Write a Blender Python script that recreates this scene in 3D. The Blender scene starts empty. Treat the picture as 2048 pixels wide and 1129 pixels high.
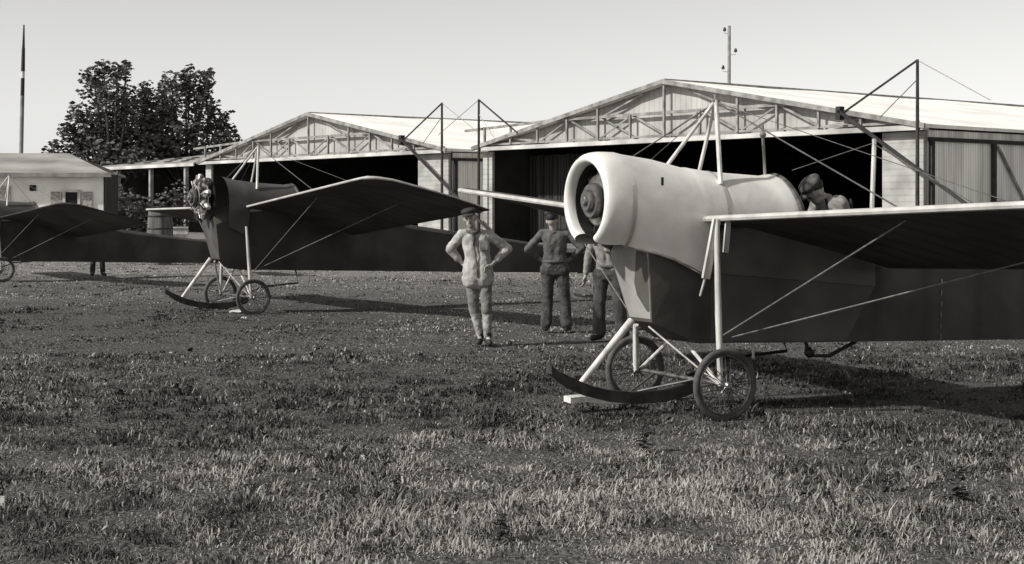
import bpy, math, random
import numpy as np
from mathutils import Vector, Matrix, Euler
random.seed(7); rng = np.random.default_rng(11)
R = math.radians
scene = bpy.context.scene
col = scene.collection

# ------------------------------------------------------------------ camera, sky, sun
H = 1.78                 # eye height
F = 3100.0               # focal length in pixels of the 2048 px wide photograph
CX, HY = 1024.0, 420.0   # column of the view axis, row of the horizon
cam = bpy.data.cameras.new('camera'); cam_o = bpy.data.objects.new('camera', cam); col.objects.link(cam_o)
cam_o.location = (0, 0, H); cam_o.rotation_euler = (R(90), 0, 0)
cam.sensor_width = 36; cam.lens = F / 2048 * 36
cam.shift_y = -(564.5 - HY) / 2048
cam.clip_start = 0.1; cam.clip_end = 6000
scene.camera = cam_o
SUN_EL = 37.0
SX, SY = -0.92, -0.39    # towards the sun, seen from above
world = bpy.data.worlds.new('World'); scene.world = world; world.use_nodes = True
nt = world.node_tree; nt.nodes.clear()
sky = nt.nodes.new('ShaderNodeTexSky'); sky.sky_type = 'NISHITA'; sky.sun_disc = False
sky.sun_elevation = R(SUN_EL); sky.sun_rotation = math.atan2(SX, SY)
sky.air_density = 1.0; sky.dust_density = 0.7; sky.ozone_density = 1.0
bw = nt.nodes.new('ShaderNodeRGBToBW')
tint = nt.nodes.new('ShaderNodeVectorMath'); tint.operation = 'MULTIPLY'; tint.inputs[1].default_value = (1.0, 0.995, 0.97)
bg = nt.nodes.new('ShaderNodeBackground'); bg.inputs['Strength'].default_value = 0.082
wo = nt.nodes.new('ShaderNodeOutputWorld')
nt.links.new(sky.outputs[0], bw.inputs[0]); nt.links.new(bw.outputs[0], tint.inputs[0])
nt.links.new(tint.outputs[0], bg.inputs[0]); nt.links.new(bg.outputs[0], wo.inputs[0])
sun = bpy.data.lights.new('sun', 'SUN'); sun.energy = 2.6; sun.angle = R(1.6); sun.color = (1, 0.985, 0.95)
sun_o = bpy.data.objects.new('sun', sun); col.objects.link(sun_o)
sd = Vector((SX, SY, 0)).normalized() * math.cos(R(SUN_EL)) + Vector((0, 0, math.sin(R(SUN_EL))))
sun_o.rotation_euler = (-sd).to_track_quat('-Z', 'Y').to_euler()
sun_o.location = (-20, -10, 30)
scene.view_settings.view_transform = 'Standard'; scene.view_settings.look = 'None'
scene.view_settings.exposure = 0.95; scene.view_settings.gamma = 1.0
scene.cycles.max_bounces = 6

# ------------------------------------------------------------------ helpers
def at(px, D, py=None):
    """world point seen at a photograph pixel at distance D (z only when py given)"""
    s = F / D
    return Vector(((px - CX) / s, D, H + (HY - py) / s if py is not None else 0.0))

def g(v, w=0.0):
    return (v * (1.03 + w), v, v * (0.945 - w), 1.0)

def mat(name, c, rough=0.8, metal=0.0, nscale=3.0, namt=0.25, bump=0.0, bscale=30.0, c2=None, spec=0.3, stretch=(1, 1, 1), detail=6.0, nlo=0.35, nhi=0.65):
    m = bpy.data.materials.new(name); m.use_nodes = True
    t = m.node_tree; b = t.nodes['Principled BSDF']
    b.inputs['Roughness'].default_value = rough; b.inputs['Metallic'].default_value = metal
    b.inputs['Specular IOR Level'].default_value = spec
    tc = t.nodes.new('ShaderNodeTexCoord'); mp = t.nodes.new('ShaderNodeMapping'); mp.inputs['Scale'].default_value = stretch
    t.links.new(tc.outputs['Object'], mp.inputs[0])
    n = t.nodes.new('ShaderNodeTexNoise'); n.inputs['Scale'].default_value = nscale; n.inputs['Detail'].default_value = detail
    t.links.new(mp.outputs[0], n.inputs['Vector'])
    r = t.nodes.new('ShaderNodeValToRGB')
    if c2 is None:
        lo = tuple(x * (1 - namt) for x in c[:3]) + (1,); hi = tuple(min(1, x * (1 + namt)) for x in c[:3]) + (1,)
    else: lo, hi = c, c2
    r.color_ramp.elements[0].color = lo; r.color_ramp.elements[1].color = hi
    r.color_ramp.elements[0].position = nlo; r.color_ramp.elements[1].position = nhi
    t.links.new(n.outputs[0], r.inputs[0]); t.links.new(r.outputs[0], b.inputs['Base Color'])
    if bump:
        n2 = t.nodes.new('ShaderNodeTexNoise'); n2.inputs['Scale'].default_value = bscale; n2.inputs['Detail'].default_value = 5
        t.links.new(mp.outputs[0], n2.inputs['Vector'])
        bp = t.nodes.new('ShaderNodeBump'); bp.inputs['Strength'].default_value = bump; bp.inputs['Distance'].default_value = 0.02
        t.links.new(n2.outputs[0], bp.inputs['Height']); t.links.new(bp.outputs[0], b.inputs['Normal'])
    return m

def stripes(m, axis, scale, depth=0.5, dark=0.6, dist=0.02, jitter=1.0):
    """boards or ribs: a wave along one object axis drives bump and a dark joint line"""
    t = m.node_tree; b = t.nodes['Principled BSDF']
    tc = next(n for n in t.nodes if n.type == 'TEX_COORD')
    w = t.nodes.new('ShaderNodeTexWave'); w.wave_type = 'BANDS'; w.bands_direction = axis
    w.inputs['Scale'].default_value = scale; w.inputs['Distortion'].default_value = jitter; w.inputs['Detail'].default_value = 2
    w.inputs['Detail Scale'].default_value = 0.4
    t.links.new(tc.outputs['Object'], w.inputs['Vector'])
    r = t.nodes.new('ShaderNodeValToRGB'); r.color_ramp.elements[0].color = (1 - dark,) * 3 + (1,); r.color_ramp.elements[0].position = 0.0
    r.color_ramp.elements[1].color = (1, 1, 1, 1); r.color_ramp.elements[1].position = 0.18
    t.links.new(w.outputs['Fac'], r.inputs[0])
    mx = t.nodes.new('ShaderNodeMix'); mx.data_type = 'RGBA'; mx.blend_type = 'MULTIPLY'; mx.inputs[0].default_value = 1
    src = b.inputs['Base Color'].links[0].from_socket
    t.links.new(src, mx.inputs[6]); t.links.new(r.outputs[0], mx.inputs[7]); t.links.new(mx.outputs[2], b.inputs['Base Color'])
    bp = t.nodes.new('ShaderNodeBump'); bp.inputs['Strength'].default_value = depth; bp.inputs['Distance'].default_value = dist
    t.links.new(r.outputs[0], bp.inputs['Height'])
    if b.inputs['Normal'].links: t.links.new(b.inputs['Normal'].links[0].from_socket, bp.inputs['Normal'])
    t.links.new(bp.outputs[0], b.inputs['Normal'])
    return m

M = {}
M['alu'] = mat('aluminium sheet', g(0.62), 0.44, 0.25, 2.2, 0.16, 0.4, 4.0, c2=g(0.88), spec=0.5, nlo=0.3, nhi=0.62)
M['alu_dull'] = mat('aluminium strip', g(0.46), 0.5, 0.3, 5, 0.25, 0.2, 20)
M['ply_light'] = mat('panel plywood', g(0.12, 0.04), 0.6, 0, 1.5, 0.3, 0.2, 10)
M['ply_lit_front'] = mat('sunlit front plywood', g(0.24, 0.01), 0.65, 0, 2, 0.25, 0.2, 12)  # lighter than the sides: sunlight on the front face put into colour
M['ply_dark'] = mat('dark panel plywood', g(0.085, 0.04), 0.65, 0, 1.5, 0.3, 0.2, 10)
M['deck_grey'] = mat('dull grey sheet', g(0.075), 0.6, 0.1, 3, 0.2, 0.2, 8)
M['fabric'] = mat('dark varnished fabric', g(0.06, 0.05), 0.62, 0, 1.6, 0.3, 0.25, 9, spec=0.25)
stripes(M['fabric'], 'X', 0.5, 0.3, 0.2, 0.02, 0.0)
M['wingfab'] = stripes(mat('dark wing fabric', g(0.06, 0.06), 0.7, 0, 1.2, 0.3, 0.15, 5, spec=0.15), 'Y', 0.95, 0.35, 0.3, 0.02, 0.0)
M['fabric_far'] = mat('dark fabric', g(0.05, 0.05), 0.7, 0, 1.6, 0.3, 0.2, 8, spec=0.2)
M['paleedge'] = mat('pale sunlit edge and lacing', g(0.40), 0.6, 0, 4, 0.2, 0.2, 12)  # on wings: sunlight along the edge put into colour; also plain pale lacing
M['ash'] = mat('pale ash wood strut', g(0.46), 0.55, 0, 9, 0.3, 0.2, 30, stretch=(1, 1, 0.25))
M['darkwood'] = mat('dark tarred wood', g(0.035), 0.7, 0, 9, 0.4, 0.3, 30)
M['rubber'] = mat('grey tyre rubber', g(0.075), 0.85, 0, 7, 0.35, 0.3, 30)
M['steel'] = mat('oily steel', g(0.22), 0.38, 0.8, 12, 0.4, 0.15, 30)
M['engine'] = mat('oily black engine casting', g(0.05), 0.35, 0.7, 14, 0.5, 0.2, 30)
M['fins'] = mat('glinting cylinder fins', g(0.12), 0.4, 0.6, 9, 0.5, 0.2, 30, c2=g(0.75), nlo=0.45, nhi=0.6)  # bright noise patches are painted glints on the bare cylinders
M['plate'] = mat('worn steel plate', g(0.13), 0.35, 0.6, 9, 0.35, 0.2, 20)
M['bright'] = mat('bright machined metal', g(0.6), 0.25, 0.85, 9, 0.25, 0.1, 20)
M['iron'] = mat('black iron', g(0.03), 0.5, 0.4, 12, 0.4)
M['wire'] = mat('steel wire', g(0.17), 0.5, 0.4, 20, 0.3)
M['wire_dark'] = mat('dull stranded wire', g(0.09), 0.7, 0.2, 20, 0.3)
M['timber'] = mat('grey timber', g(0.22), 0.85, 0, 2.0, 0.35, 0.3, 12)
M['timber_dark'] = mat('dark timber', g(0.03), 0.85, 0, 2.0, 0.35, 0.3, 12)
M['canvas'] = mat('pale gable boards', g(0.34), 0.9, 0, 0.35, 0.3, 0.2, 6)
stripes(M['canvas'], 'X', 0.9, 0.3, 0.18, 0.02, 0.3)
M['roof'] = mat('pale felt roof', g(0.82), 0.85, 0, 0.35, 0.12, 0.2, 3)
stripes(M['roof'], 'Y', 0.35, 0.2, 0.08, 0.03, 0.4)
M['whitewash'] = mat('whitewashed boards', g(0.27), 0.85, 0, 0.7, 0.2, 0.2, 8, c2=g(0.46)) if 0 else mat('whitewashed boards', g(0.32), 0.85, 0, 0.9, 0.28, 0.2, 8)
stripes(M['whitewash'], 'Z', 1.2, 0.3, 0.18, 0.02, 0.2)
M['header'] = mat('weathered white board', g(0.26), 0.85, 0, 0.5, 0.3, 0.4, 6, c2=g(0.56))
M['planks'] = mat('weathered upright planks', g(0.80), 0.9, 0, 1.3, 0.25, 0.3, 10, stretch=(1.6, 1.6, 0.12))
stripes(M['planks'], 'Y', 1.9, 0.5, 0.3, 0.02, 0.4)
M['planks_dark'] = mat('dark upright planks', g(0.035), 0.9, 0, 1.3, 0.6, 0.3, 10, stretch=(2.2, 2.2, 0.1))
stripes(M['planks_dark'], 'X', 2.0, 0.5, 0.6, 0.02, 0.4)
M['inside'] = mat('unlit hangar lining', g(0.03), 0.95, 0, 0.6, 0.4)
M['hutwall'] = mat('pale plastered wall', g(0.82), 0.9, 0, 0.8, 0.18, 0.2, 10)
M['hutroof'] = mat('pale slate roof', g(0.26), 0.8, 0, 0.7, 0.35, 0.3, 6, stretch=(0.5, 1, 3))
M['dark'] = mat('dark opening', g(0.012), 0.8, 0, 3, 0.2)
M['bark'] = mat('bark', g(0.05), 0.95, 0, 4, 0.4, 0.6, 10)
M['skin'] = mat('tanned skin', g(0.30, 0.05), 0.6, 0, 8, 0.15)
M['hair'] = mat('dark hair', g(0.02), 0.7, 0, 30, 0.4)
M['blouse'] = mat('pale work blouse', g(0.34), 0.95, 0, 9, 0.3, 0.7, 11)
M['trousers'] = mat('grey work trousers', g(0.15), 0.95, 0, 9, 0.35, 0.7, 12)
M['gaiter'] = mat('pale gaiters', g(0.26), 0.9, 0, 12, 0.4, 0.6, 16)
M['boot'] = mat('black boots', g(0.025), 0.6, 0, 9, 0.3)
M['dungaree'] = mat('dark work dungarees', g(0.055), 0.95, 0, 9, 0.4, 0.7, 12)
M['shirt3b'] = mat('dull pale shirt', g(0.20), 0.95, 0, 9, 0.3, 0.7, 12)
M['shirt2'] = mat('dark grey shirt', g(0.085), 0.95, 0, 9, 0.3, 0.7, 12)
M['shirt3'] = mat('white shirt', g(0.24), 0.95, 0, 9, 0.25, 0.7, 12)
M['cap'] = mat('dark felt cap', g(0.03), 0.95, 0, 15, 0.4)
M['cap2'] = mat('brown cloth cap', g(0.07), 0.95, 0, 15, 0.4, 0.4, 20)
M['leather'] = mat('worn leather', g(0.07), 0.6, 0, 12, 0.4, 0.3, 30)
M['whiteboard'] = mat('white plank', g(0.5), 0.8, 0, 7, 0.2, 0.3, 30)
M['porcelain'] = mat('dark glazed insulator', g(0.02), 0.3, 0, 5, 0.2)
M['staves'] = mat('grey barrel staves', g(0.11), 0.9, 0, 3, 0.4, 0.3, 12, stretch=(3, 3, .3))
M['mastgrey'] = mat('weathered mast', g(0.20), 0.9, 0, 2, 0.3)

def tag(o, label=None, cat=None, group=None, kind=None):
    if label: o['label'] = label
    if cat: o['category'] = cat
    if group: o['group'] = group
    if kind: o['kind'] = kind
    return o

def empty(name, loc, rz=0.0):
    o = bpy.data.objects.new(name, None); col.objects.link(o)
    o.location = loc; o.rotation_euler = (0, 0, rz); o.empty_display_size = 0.3
    return o

def frame(d, up=Vector((0, 0, 1))):
    d = d.normalized()
    if abs(d.dot(up)) > 0.98: up = Vector((1, 0, 0))
    a = d.cross(up).normalized(); b = a.cross(d).normalized()
    return a, b

class MB:
    def __init__(s): s.v = []; s.f = []
    def add(s, vs, fs):
        k = len(s.v); s.v += [tuple(x) for x in vs]; s.f += [tuple(i + k for i in f) for f in fs]
    def box(s, c, d, rot=None):
        hx, hy, hz = d[0] / 2, d[1] / 2, d[2] / 2
        vs = [Vector((x, y, z)) for x in (-hx, hx) for y in (-hy, hy) for z in (-hz, hz)]
        if rot is not None: vs = [rot @ v for v in vs]
        vs = [v + Vector(c) for v in vs]
        s.add(vs, [(0, 1, 3, 2), (4, 6, 7, 5), (0, 4, 5, 1), (2, 3, 7, 6), (0, 2, 6, 4), (1, 5, 7, 3)])
    def beam(s, p0, p1, w, h=None, up=Vector((0, 0, 1))):
        h = h or w; p0 = Vector(p0); p1 = Vector(p1); a, b = frame(p1 - p0, up)
        vs = [p + a * (i * w / 2) + b * (j * h / 2) for p in (p0, p1) for i, j in ((-1, -1), (1, -1), (1, 1), (-1, 1))]
        s.add(vs, [(0, 1, 5, 4), (1, 2, 6, 5), (2, 3, 7, 6), (3, 0, 4, 7), (3, 2, 1, 0), (4, 5, 6, 7)])
    def tube(s, pts, r, n=8, flat=1.0, caps=True):
        pts = [Vector(p) for p in pts]; m = len(pts)
        rs = r if isinstance(r, (list, tuple)) else [r] * m
        rings = []
        for i, p in enumerate(pts):
            d = pts[min(i + 1, m - 1)] - pts[max(i - 1, 0)]
            a, b = frame(d)
            rings.append([p + (a * math.cos(2 * math.pi * k / n) + b * math.sin(2 * math.pi * k / n) * flat) * rs[i] for k in range(n)])
        s.loft(rings, caps=caps)
    def loft(s, rings, closed=True, caps=False):
        n = len(rings[0]); k = len(s.v)
        for r in rings: s.v += [tuple(x) for x in r]
        for i in range(len(rings) - 1):
            for j in range(n if closed else n - 1):
                j2 = (j + 1) % n
                s.f.append((k + i * n + j, k + i * n + j2, k + (i + 1) * n + j2, k + (i + 1) * n + j))
        if caps:
            s.f.append(tuple(k + j for j in range(n))[::-1]); s.f.append(tuple(k + (len(rings) - 1) * n + j for j in range(n)))
    def torus(s, c, axis, Rr, r, n=40, m=10, flat=1.0):
        c = Vector(c); ax = Vector(axis).normalized(); a, b = frame(ax)
        rings = []
        for i in range(n + 1):
            t = 2 * math.pi * i / n; d = a * math.cos(t) + b * math.sin(t)
            rings.append([c + d * (Rr + r * math.cos(2 * math.pi * k / m)) + ax * (r * flat * math.sin(2 * math.pi * k / m)) for k in range(m)])
        s.loft(rings)
    def lathe(s, prof, o, axis, n=24, a0=0.0, a1=2 * math.pi):
        o = Vector(o); ax = Vector(axis).normalized(); a, b = frame(ax)
        rings = []
        for (h, r) in prof:
            rings.append([o + ax * h + (a * math.cos(a0 + (a1 - a0) * k / n) + b * math.sin(a0 + (a1 - a0) * k / n)) * max(r, 1e-4) for k in range(n + 1)])
        s.loft(rings, closed=False)
    def ball(s, c, r, n=12, m=8, rot=None):
        c = Vector(c); r = r if isinstance(r, (tuple, list)) else (r, r, r)
        rings = []
        for i in range(m + 1):
            t = math.pi * (0.02 + 0.96 * i / m)
            ring = []
            for k in range(n):
                v = Vector((r[0] * math.sin(t) * math.cos(2 * math.pi * k / n), r[1] * math.sin(t) * math.sin(2 * math.pi * k / n), -r[2] * math.cos(t)))
                ring.append(c + (rot @ v if rot is not None else v))
            rings.append(ring)
        s.loft(rings, caps=True)
    def capsule(s, p0, p1, r0, r1, n=12):
        p0 = Vector(p0); p1 = Vector(p1); d = (p1 - p0); L = d.length
        if L < 1e-6: return s.ball(p0, r0)
        d.normalize(); a, b = frame(d); rings = []
        for t in (-88, -60, -30, 0): rings.append((p0 + d * (r0 * math.sin(R(t))), r0 * math.cos(R(t))))
        for t in (0, 30, 60, 88): rings.append((p1 + d * (r1 * math.sin(R(t))), r1 * math.cos(R(t))))
        s.loft([[p + (a * math.cos(2 * math.pi * k / n) + b * math.sin(2 * math.pi * k / n)) * r for k in range(n)] for p, r in rings], caps=True)
    def build(s, name, m, parent=None, smooth=40, loc=None, rz=0.0):
        me = bpy.data.meshes.new(name); me.from_pydata(s.v, [], s.f); me.update()
        if m is not None: me.materials.append(m)
        if smooth:
            me.polygons.foreach_set('use_smooth', [True] * len(me.polygons))
            me.set_sharp_from_angle(angle=R(smooth))
        import bmesh
        bm = bmesh.new(); bm.from_mesh(me); bmesh.ops.recalc_face_normals(bm, faces=bm.faces); bm.to_mesh(me); bm.free()
        o = bpy.data.objects.new(name, me); col.objects.link(o)
        if parent is not None: o.parent = parent
        if loc is not None: o.location = loc
        o.rotation_euler = (0, 0, rz)
        return o

def fbm(x, y, seed, octs=4, f0=1.0):
    out = np.zeros_like(x); amp = 1.0; tot = 0
    for o in range(octs):
        rr = np.random.default_rng(seed + o); tab = rr.random((256, 256))
        fx, fy = x * f0 * 2 ** o + 37.3 * o, y * f0 * 2 ** o + 11.7 * o
        ix = np.floor(fx).astype(int); iy = np.floor(fy).astype(int)
        tx = fx - ix; ty = fy - iy; tx = tx * tx * (3 - 2 * tx); ty = ty * ty * (3 - 2 * ty)
        a = tab[ix % 256, iy % 256]; b = tab[(ix + 1) % 256, iy % 256]; c = tab[ix % 256, (iy + 1) % 256]; d = tab[(ix + 1) % 256, (iy + 1) % 256]
        out += amp * ((a * (1 - tx) + b * tx) * (1 - ty) + (c * (1 - tx) + d * tx) * ty); tot += amp; amp *= 0.5
    return out / tot

# ------------------------------------------------------------------ ground and grass
def hgt(x, y):
    return (fbm(x, y, 5, 3, 0.35) - 0.5) * 0.10 * np.clip((90 - y) / 60, 0, 1)

def ground():
    ys = np.concatenate([np.linspace(-30, 4, 12), np.linspace(4.3, 45, 150), np.linspace(46, 140, 50), np.array([170, 220, 300, 450, 700, 1100, 1800, 3000, 5000])])
    xs = np.concatenate([np.array([-3000, -1500, -700, -300, -150, -90]), np.linspace(-60, -20, 24), np.linspace(-19, 19, 110), np.linspace(20, 60, 24), np.array([90, 150, 300, 700, 1500, 3000])])
    X, Y = np.meshgrid(xs, ys); Z = hgt(X, Y)
    n, m = X.shape
    v = np.stack([X, Y, Z], -1).reshape(-1, 3).tolist()
    f = [(i * m + j, i * m + j + 1, (i + 1) * m + j + 1, (i + 1) * m + j) for i in range(n - 1) for j in range(m - 1)]
    b = MB(); b.v = v; b.f = f
    m_ = bpy.data.materials.new('turf and bare earth'); m_.use_nodes = True
    t = m_.node_tree; bs = t.nodes['Principled BSDF']; bs.inputs['Roughness'].default_value = 0.95; bs.inputs['Specular IOR Level'].default_value = 0.1
    tc = t.nodes.new('ShaderNodeTexCoord')
    def noise(sc, det=6, st=(1, 1, 1)):
        mp = t.nodes.new('ShaderNodeMapping'); mp.inputs['Scale'].default_value = st; t.links.new(tc.outputs['Object'], mp.inputs[0])
        q = t.nodes.new('ShaderNodeTexNoise'); q.inputs['Scale'].default_value = sc; q.inputs['Detail'].default_value = det; t.links.new(mp.outputs[0], q.inputs['Vector']); return q
    def ramp(src, c0, c1, p0, p1):
        r = t.nodes.new('ShaderNodeValToRGB'); r.color_ramp.elements[0].color = c0; r.color_ramp.elements[1].color = c1
        r.color_ramp.elements[0].position = p0; r.color_ramp.elements[1].position = p1; t.links.new(src, r.inputs[0]); return r
    n1 = noise(38, 8); turf = ramp(n1.outputs[0], g(0.035), g(0.16), 0.35, 0.70)
    n2 = noise(2.6, 12, (0.45, 1, 1)); n2.inputs['Roughness'].default_value = 0.78; bare = ramp(n2.outputs[0], g(0.075), g(0.34), 0.33, 0.67)
    sp = t.nodes.new('ShaderNodeSeparateXYZ'); t.links.new(tc.outputs['Object'], sp.inputs[0])
    n3 = noise(0.22, 6, (0.4, 1, 1))
    ma = t.nodes.new('ShaderNodeMath'); ma.operation = 'MULTIPLY_ADD'; ma.inputs[1].default_value = 16; t.links.new(n3.outputs[0], ma.inputs[0]); t.links.new(sp.outputs[1], ma.inputs[2])
    mr = t.nodes.new('ShaderNodeMapRange'); mr.inputs[1].default_value = 38; mr.inputs[2].default_value = 54; t.links.new(ma.outputs[0], mr.inputs[0])
    mx = t.nodes.new('ShaderNodeMix'); mx.data_type = 'RGBA'; t.links.new(mr.outputs[0], mx.inputs[0]); t.links.new(turf.outputs[0], mx.inputs[6]); t.links.new(bare.outputs[0], mx.inputs[7])
    t.links.new(mx.outputs[2], bs.inputs['Base Color'])
    nb = noise(22, 8); bp = t.nodes.new('ShaderNodeBump'); bp.inputs['Strength'].default_value = 0.9; bp.inputs['Distance'].default_value = 0.08
    t.links.new(nb.outputs[0], bp.inputs['Height']); t.links.new(bp.outputs[0], bs.inputs['Normal'])
    o = b.build('ground', m_, smooth=180); tag(o, kind='structure'); return o
ground()

def grass():
    P, Cc = [], []
    bands = [(6.8, 9.5, 4600, 0.0060, 0.115), (9.5, 13.5, 2800, 0.0078, 0.11), (13.5, 19, 1350, 0.011, 0.09), (19, 28, 480, 0.016, 0.06), (28, 38, 260, 0.020, 0.055), (38, 60, 110, 0.030, 0.06)]
    for (y0, y1, dens, wid, ln) in bands:
        xm = 0.345 * y1 + 0.6
        n = int(dens * 2 * xm * (y1 - y0))
        x = rng.uniform(-xm, xm, n); y = rng.uniform(y0, y1, n)
        keep = np.abs(x) < 0.345 * y + 0.6; x = x[keep]; y = y[keep]
        cl = fbm(x, y, 21, 4, 0.9); big = fbm(x, y, 40, 3, 0.2)
        tuft = fbm(x, y, 77, 3, 4.2); tone = fbm(x, y, 120, 3, 2.6)
        keep = rng.random(len(x)) < np.clip(3.6 * (tuft - 0.24), 0.45, 1)
        x = x[keep]; y = y[keep]; cl = cl[keep]; big = big[keep]; tuft = tuft[keep]; tone = tone[keep]
        n = len(x)
        z = hgt(x, y) - 0.008
        L = ln * (0.35 + 0.85 * rng.random(n) ** 1.6) * np.clip(0.35 + 1.5 * (cl - 0.2), .45, 1.4) * np.clip(2.2 * (tuft - .12), .55, 1.3)
        ang = fbm(x, y, 160, 3, 3.0) * 14 + rng.normal(0, 1.1, n); lean = rng.uniform(0.35, 1.5, n); curl = rng.uniform(0.2, 2.6, n)
        dx, dy = np.cos(ang), np.sin(ang)
        ang2 = ang + rng.normal(0, .9, n); ex, ey = np.cos(ang2), np.sin(ang2)
        wa = ang + np.pi / 2 + rng.normal(0, 0.6, n); wx, wy = np.cos(wa) * wid, np.sin(wa) * wid
        wmul = 0.55 + 1.0 * rng.random(n); wx *= wmul; wy *= wmul
        broad = rng.random(n) < 0.05 * np.clip((cl - .4) * 6, 0, 2)
        wx = np.where(broad, wx * 3.4, wx); wy = np.where(broad, wy * 3.4, wy)
        c1, s1 = np.cos(lean * 0.7), np.sin(lean * 0.7); c2, s2 = np.cos(lean * .7 + curl), np.sin(lean * .7 + curl)
        mx_, my_, mz = x + dx * s1 * L * .55, y + dy * s1 * L * .55, z + c1 * L * .6
        tx, ty, tz = mx_ + ex * s2 * L * .5, my_ + ey * s2 * L * .5, np.maximum(mz + c2 * L * .45, z + .012)
        v = np.stack([np.stack([x - wx * .5, y - wy * .5, z], 1), np.stack([x + wx * .5, y + wy * .5, z], 1),
                      np.stack([mx_ + wx * .45, my_ + wy * .45, mz], 1), np.stack([mx_ - wx * .45, my_ - wy * .45, mz], 1), np.stack([tx, ty, tz], 1)], 1)
        # dry straw to dark green blades, in patches
        k = 0.22 + 1.7 * (big - 0.45) + 1.3 * (tone - 0.5) + 0.20 * x / (0.33 * y) + rng.normal(0, 0.30, n)
        k = np.where(broad, k * .6 - .12, k)
        k = np.clip(np.where(y > 22, k + np.minimum(y - 22, 18) * .02, k), 0, 1)
        val = 0.034 + 0.30 * k ** 1.4
        val = np.where(rng.random(n) < 0.015, 0.32, val)
        P.append(v); Cc.append(val)
    P = np.concatenate(P); val = np.concatenate(Cc); n = len(P)
    me = bpy.data.meshes.new('grass')
    me.vertices.add(n * 5); me.vertices.foreach_set('co', P.reshape(-1).astype(np.float32))
    me.loops.add(n * 7); base = (np.arange(n) * 5)[:, None]
    li = (base + np.array([0, 1, 2, 3, 3, 2, 4])[None, :]).reshape(-1); me.loops.foreach_set('vertex_index', li.astype(np.int32))
    me.polygons.add(n * 2)
    st = np.stack([np.arange(n) * 7, np.arange(n) * 7 + 4], 1).reshape(-1); me.polygons.foreach_set('loop_start', st.astype(np.int32))
    me.update(calc_edges=True)
    at_ = me.attributes.new('shade', 'FLOAT', 'POINT'); at_.data.foreach_set('value', np.repeat(val, 5).astype(np.float32))
    m = bpy.data.materials.new('grass blades'); m.use_nodes = True; t = m.node_tree; b = t.nodes['Principled BSDF']
    a = t.nodes.new('ShaderNodeAttribute'); a.attribute_name = 'shade'
    vm = t.nodes.new('ShaderNodeVectorMath'); vm.operation = 'MULTIPLY'; vm.inputs[1].default_value = (1.03, 1.0, 0.92)
    t.links.new(a.outputs['Fac'], vm.inputs[0]); t.links.new(vm.outputs[0], b.inputs['Base Color'])
    b.inputs['Roughness'].default_value = 0.7; b.inputs['Specular IOR Level'].default_value = 0.2
    me.materials.append(m)
    o = bpy.data.objects.new('grass', me); col.objects.link(o)
    tag(o, 'rough tufted meadow grass covering the airfield', 'grass', kind='stuff')
    print('blades', n)
grass()

# ------------------------------------------------------------------ hangars
WD = Vector((0.627, -0.779, 0)); WROT = math.atan2(-0.779, 0.627)   # along the fronts to the right
PK = [Vector((7.37, 72.3, 0)), Vector((-12.4, 96.9, 0))]

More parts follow.
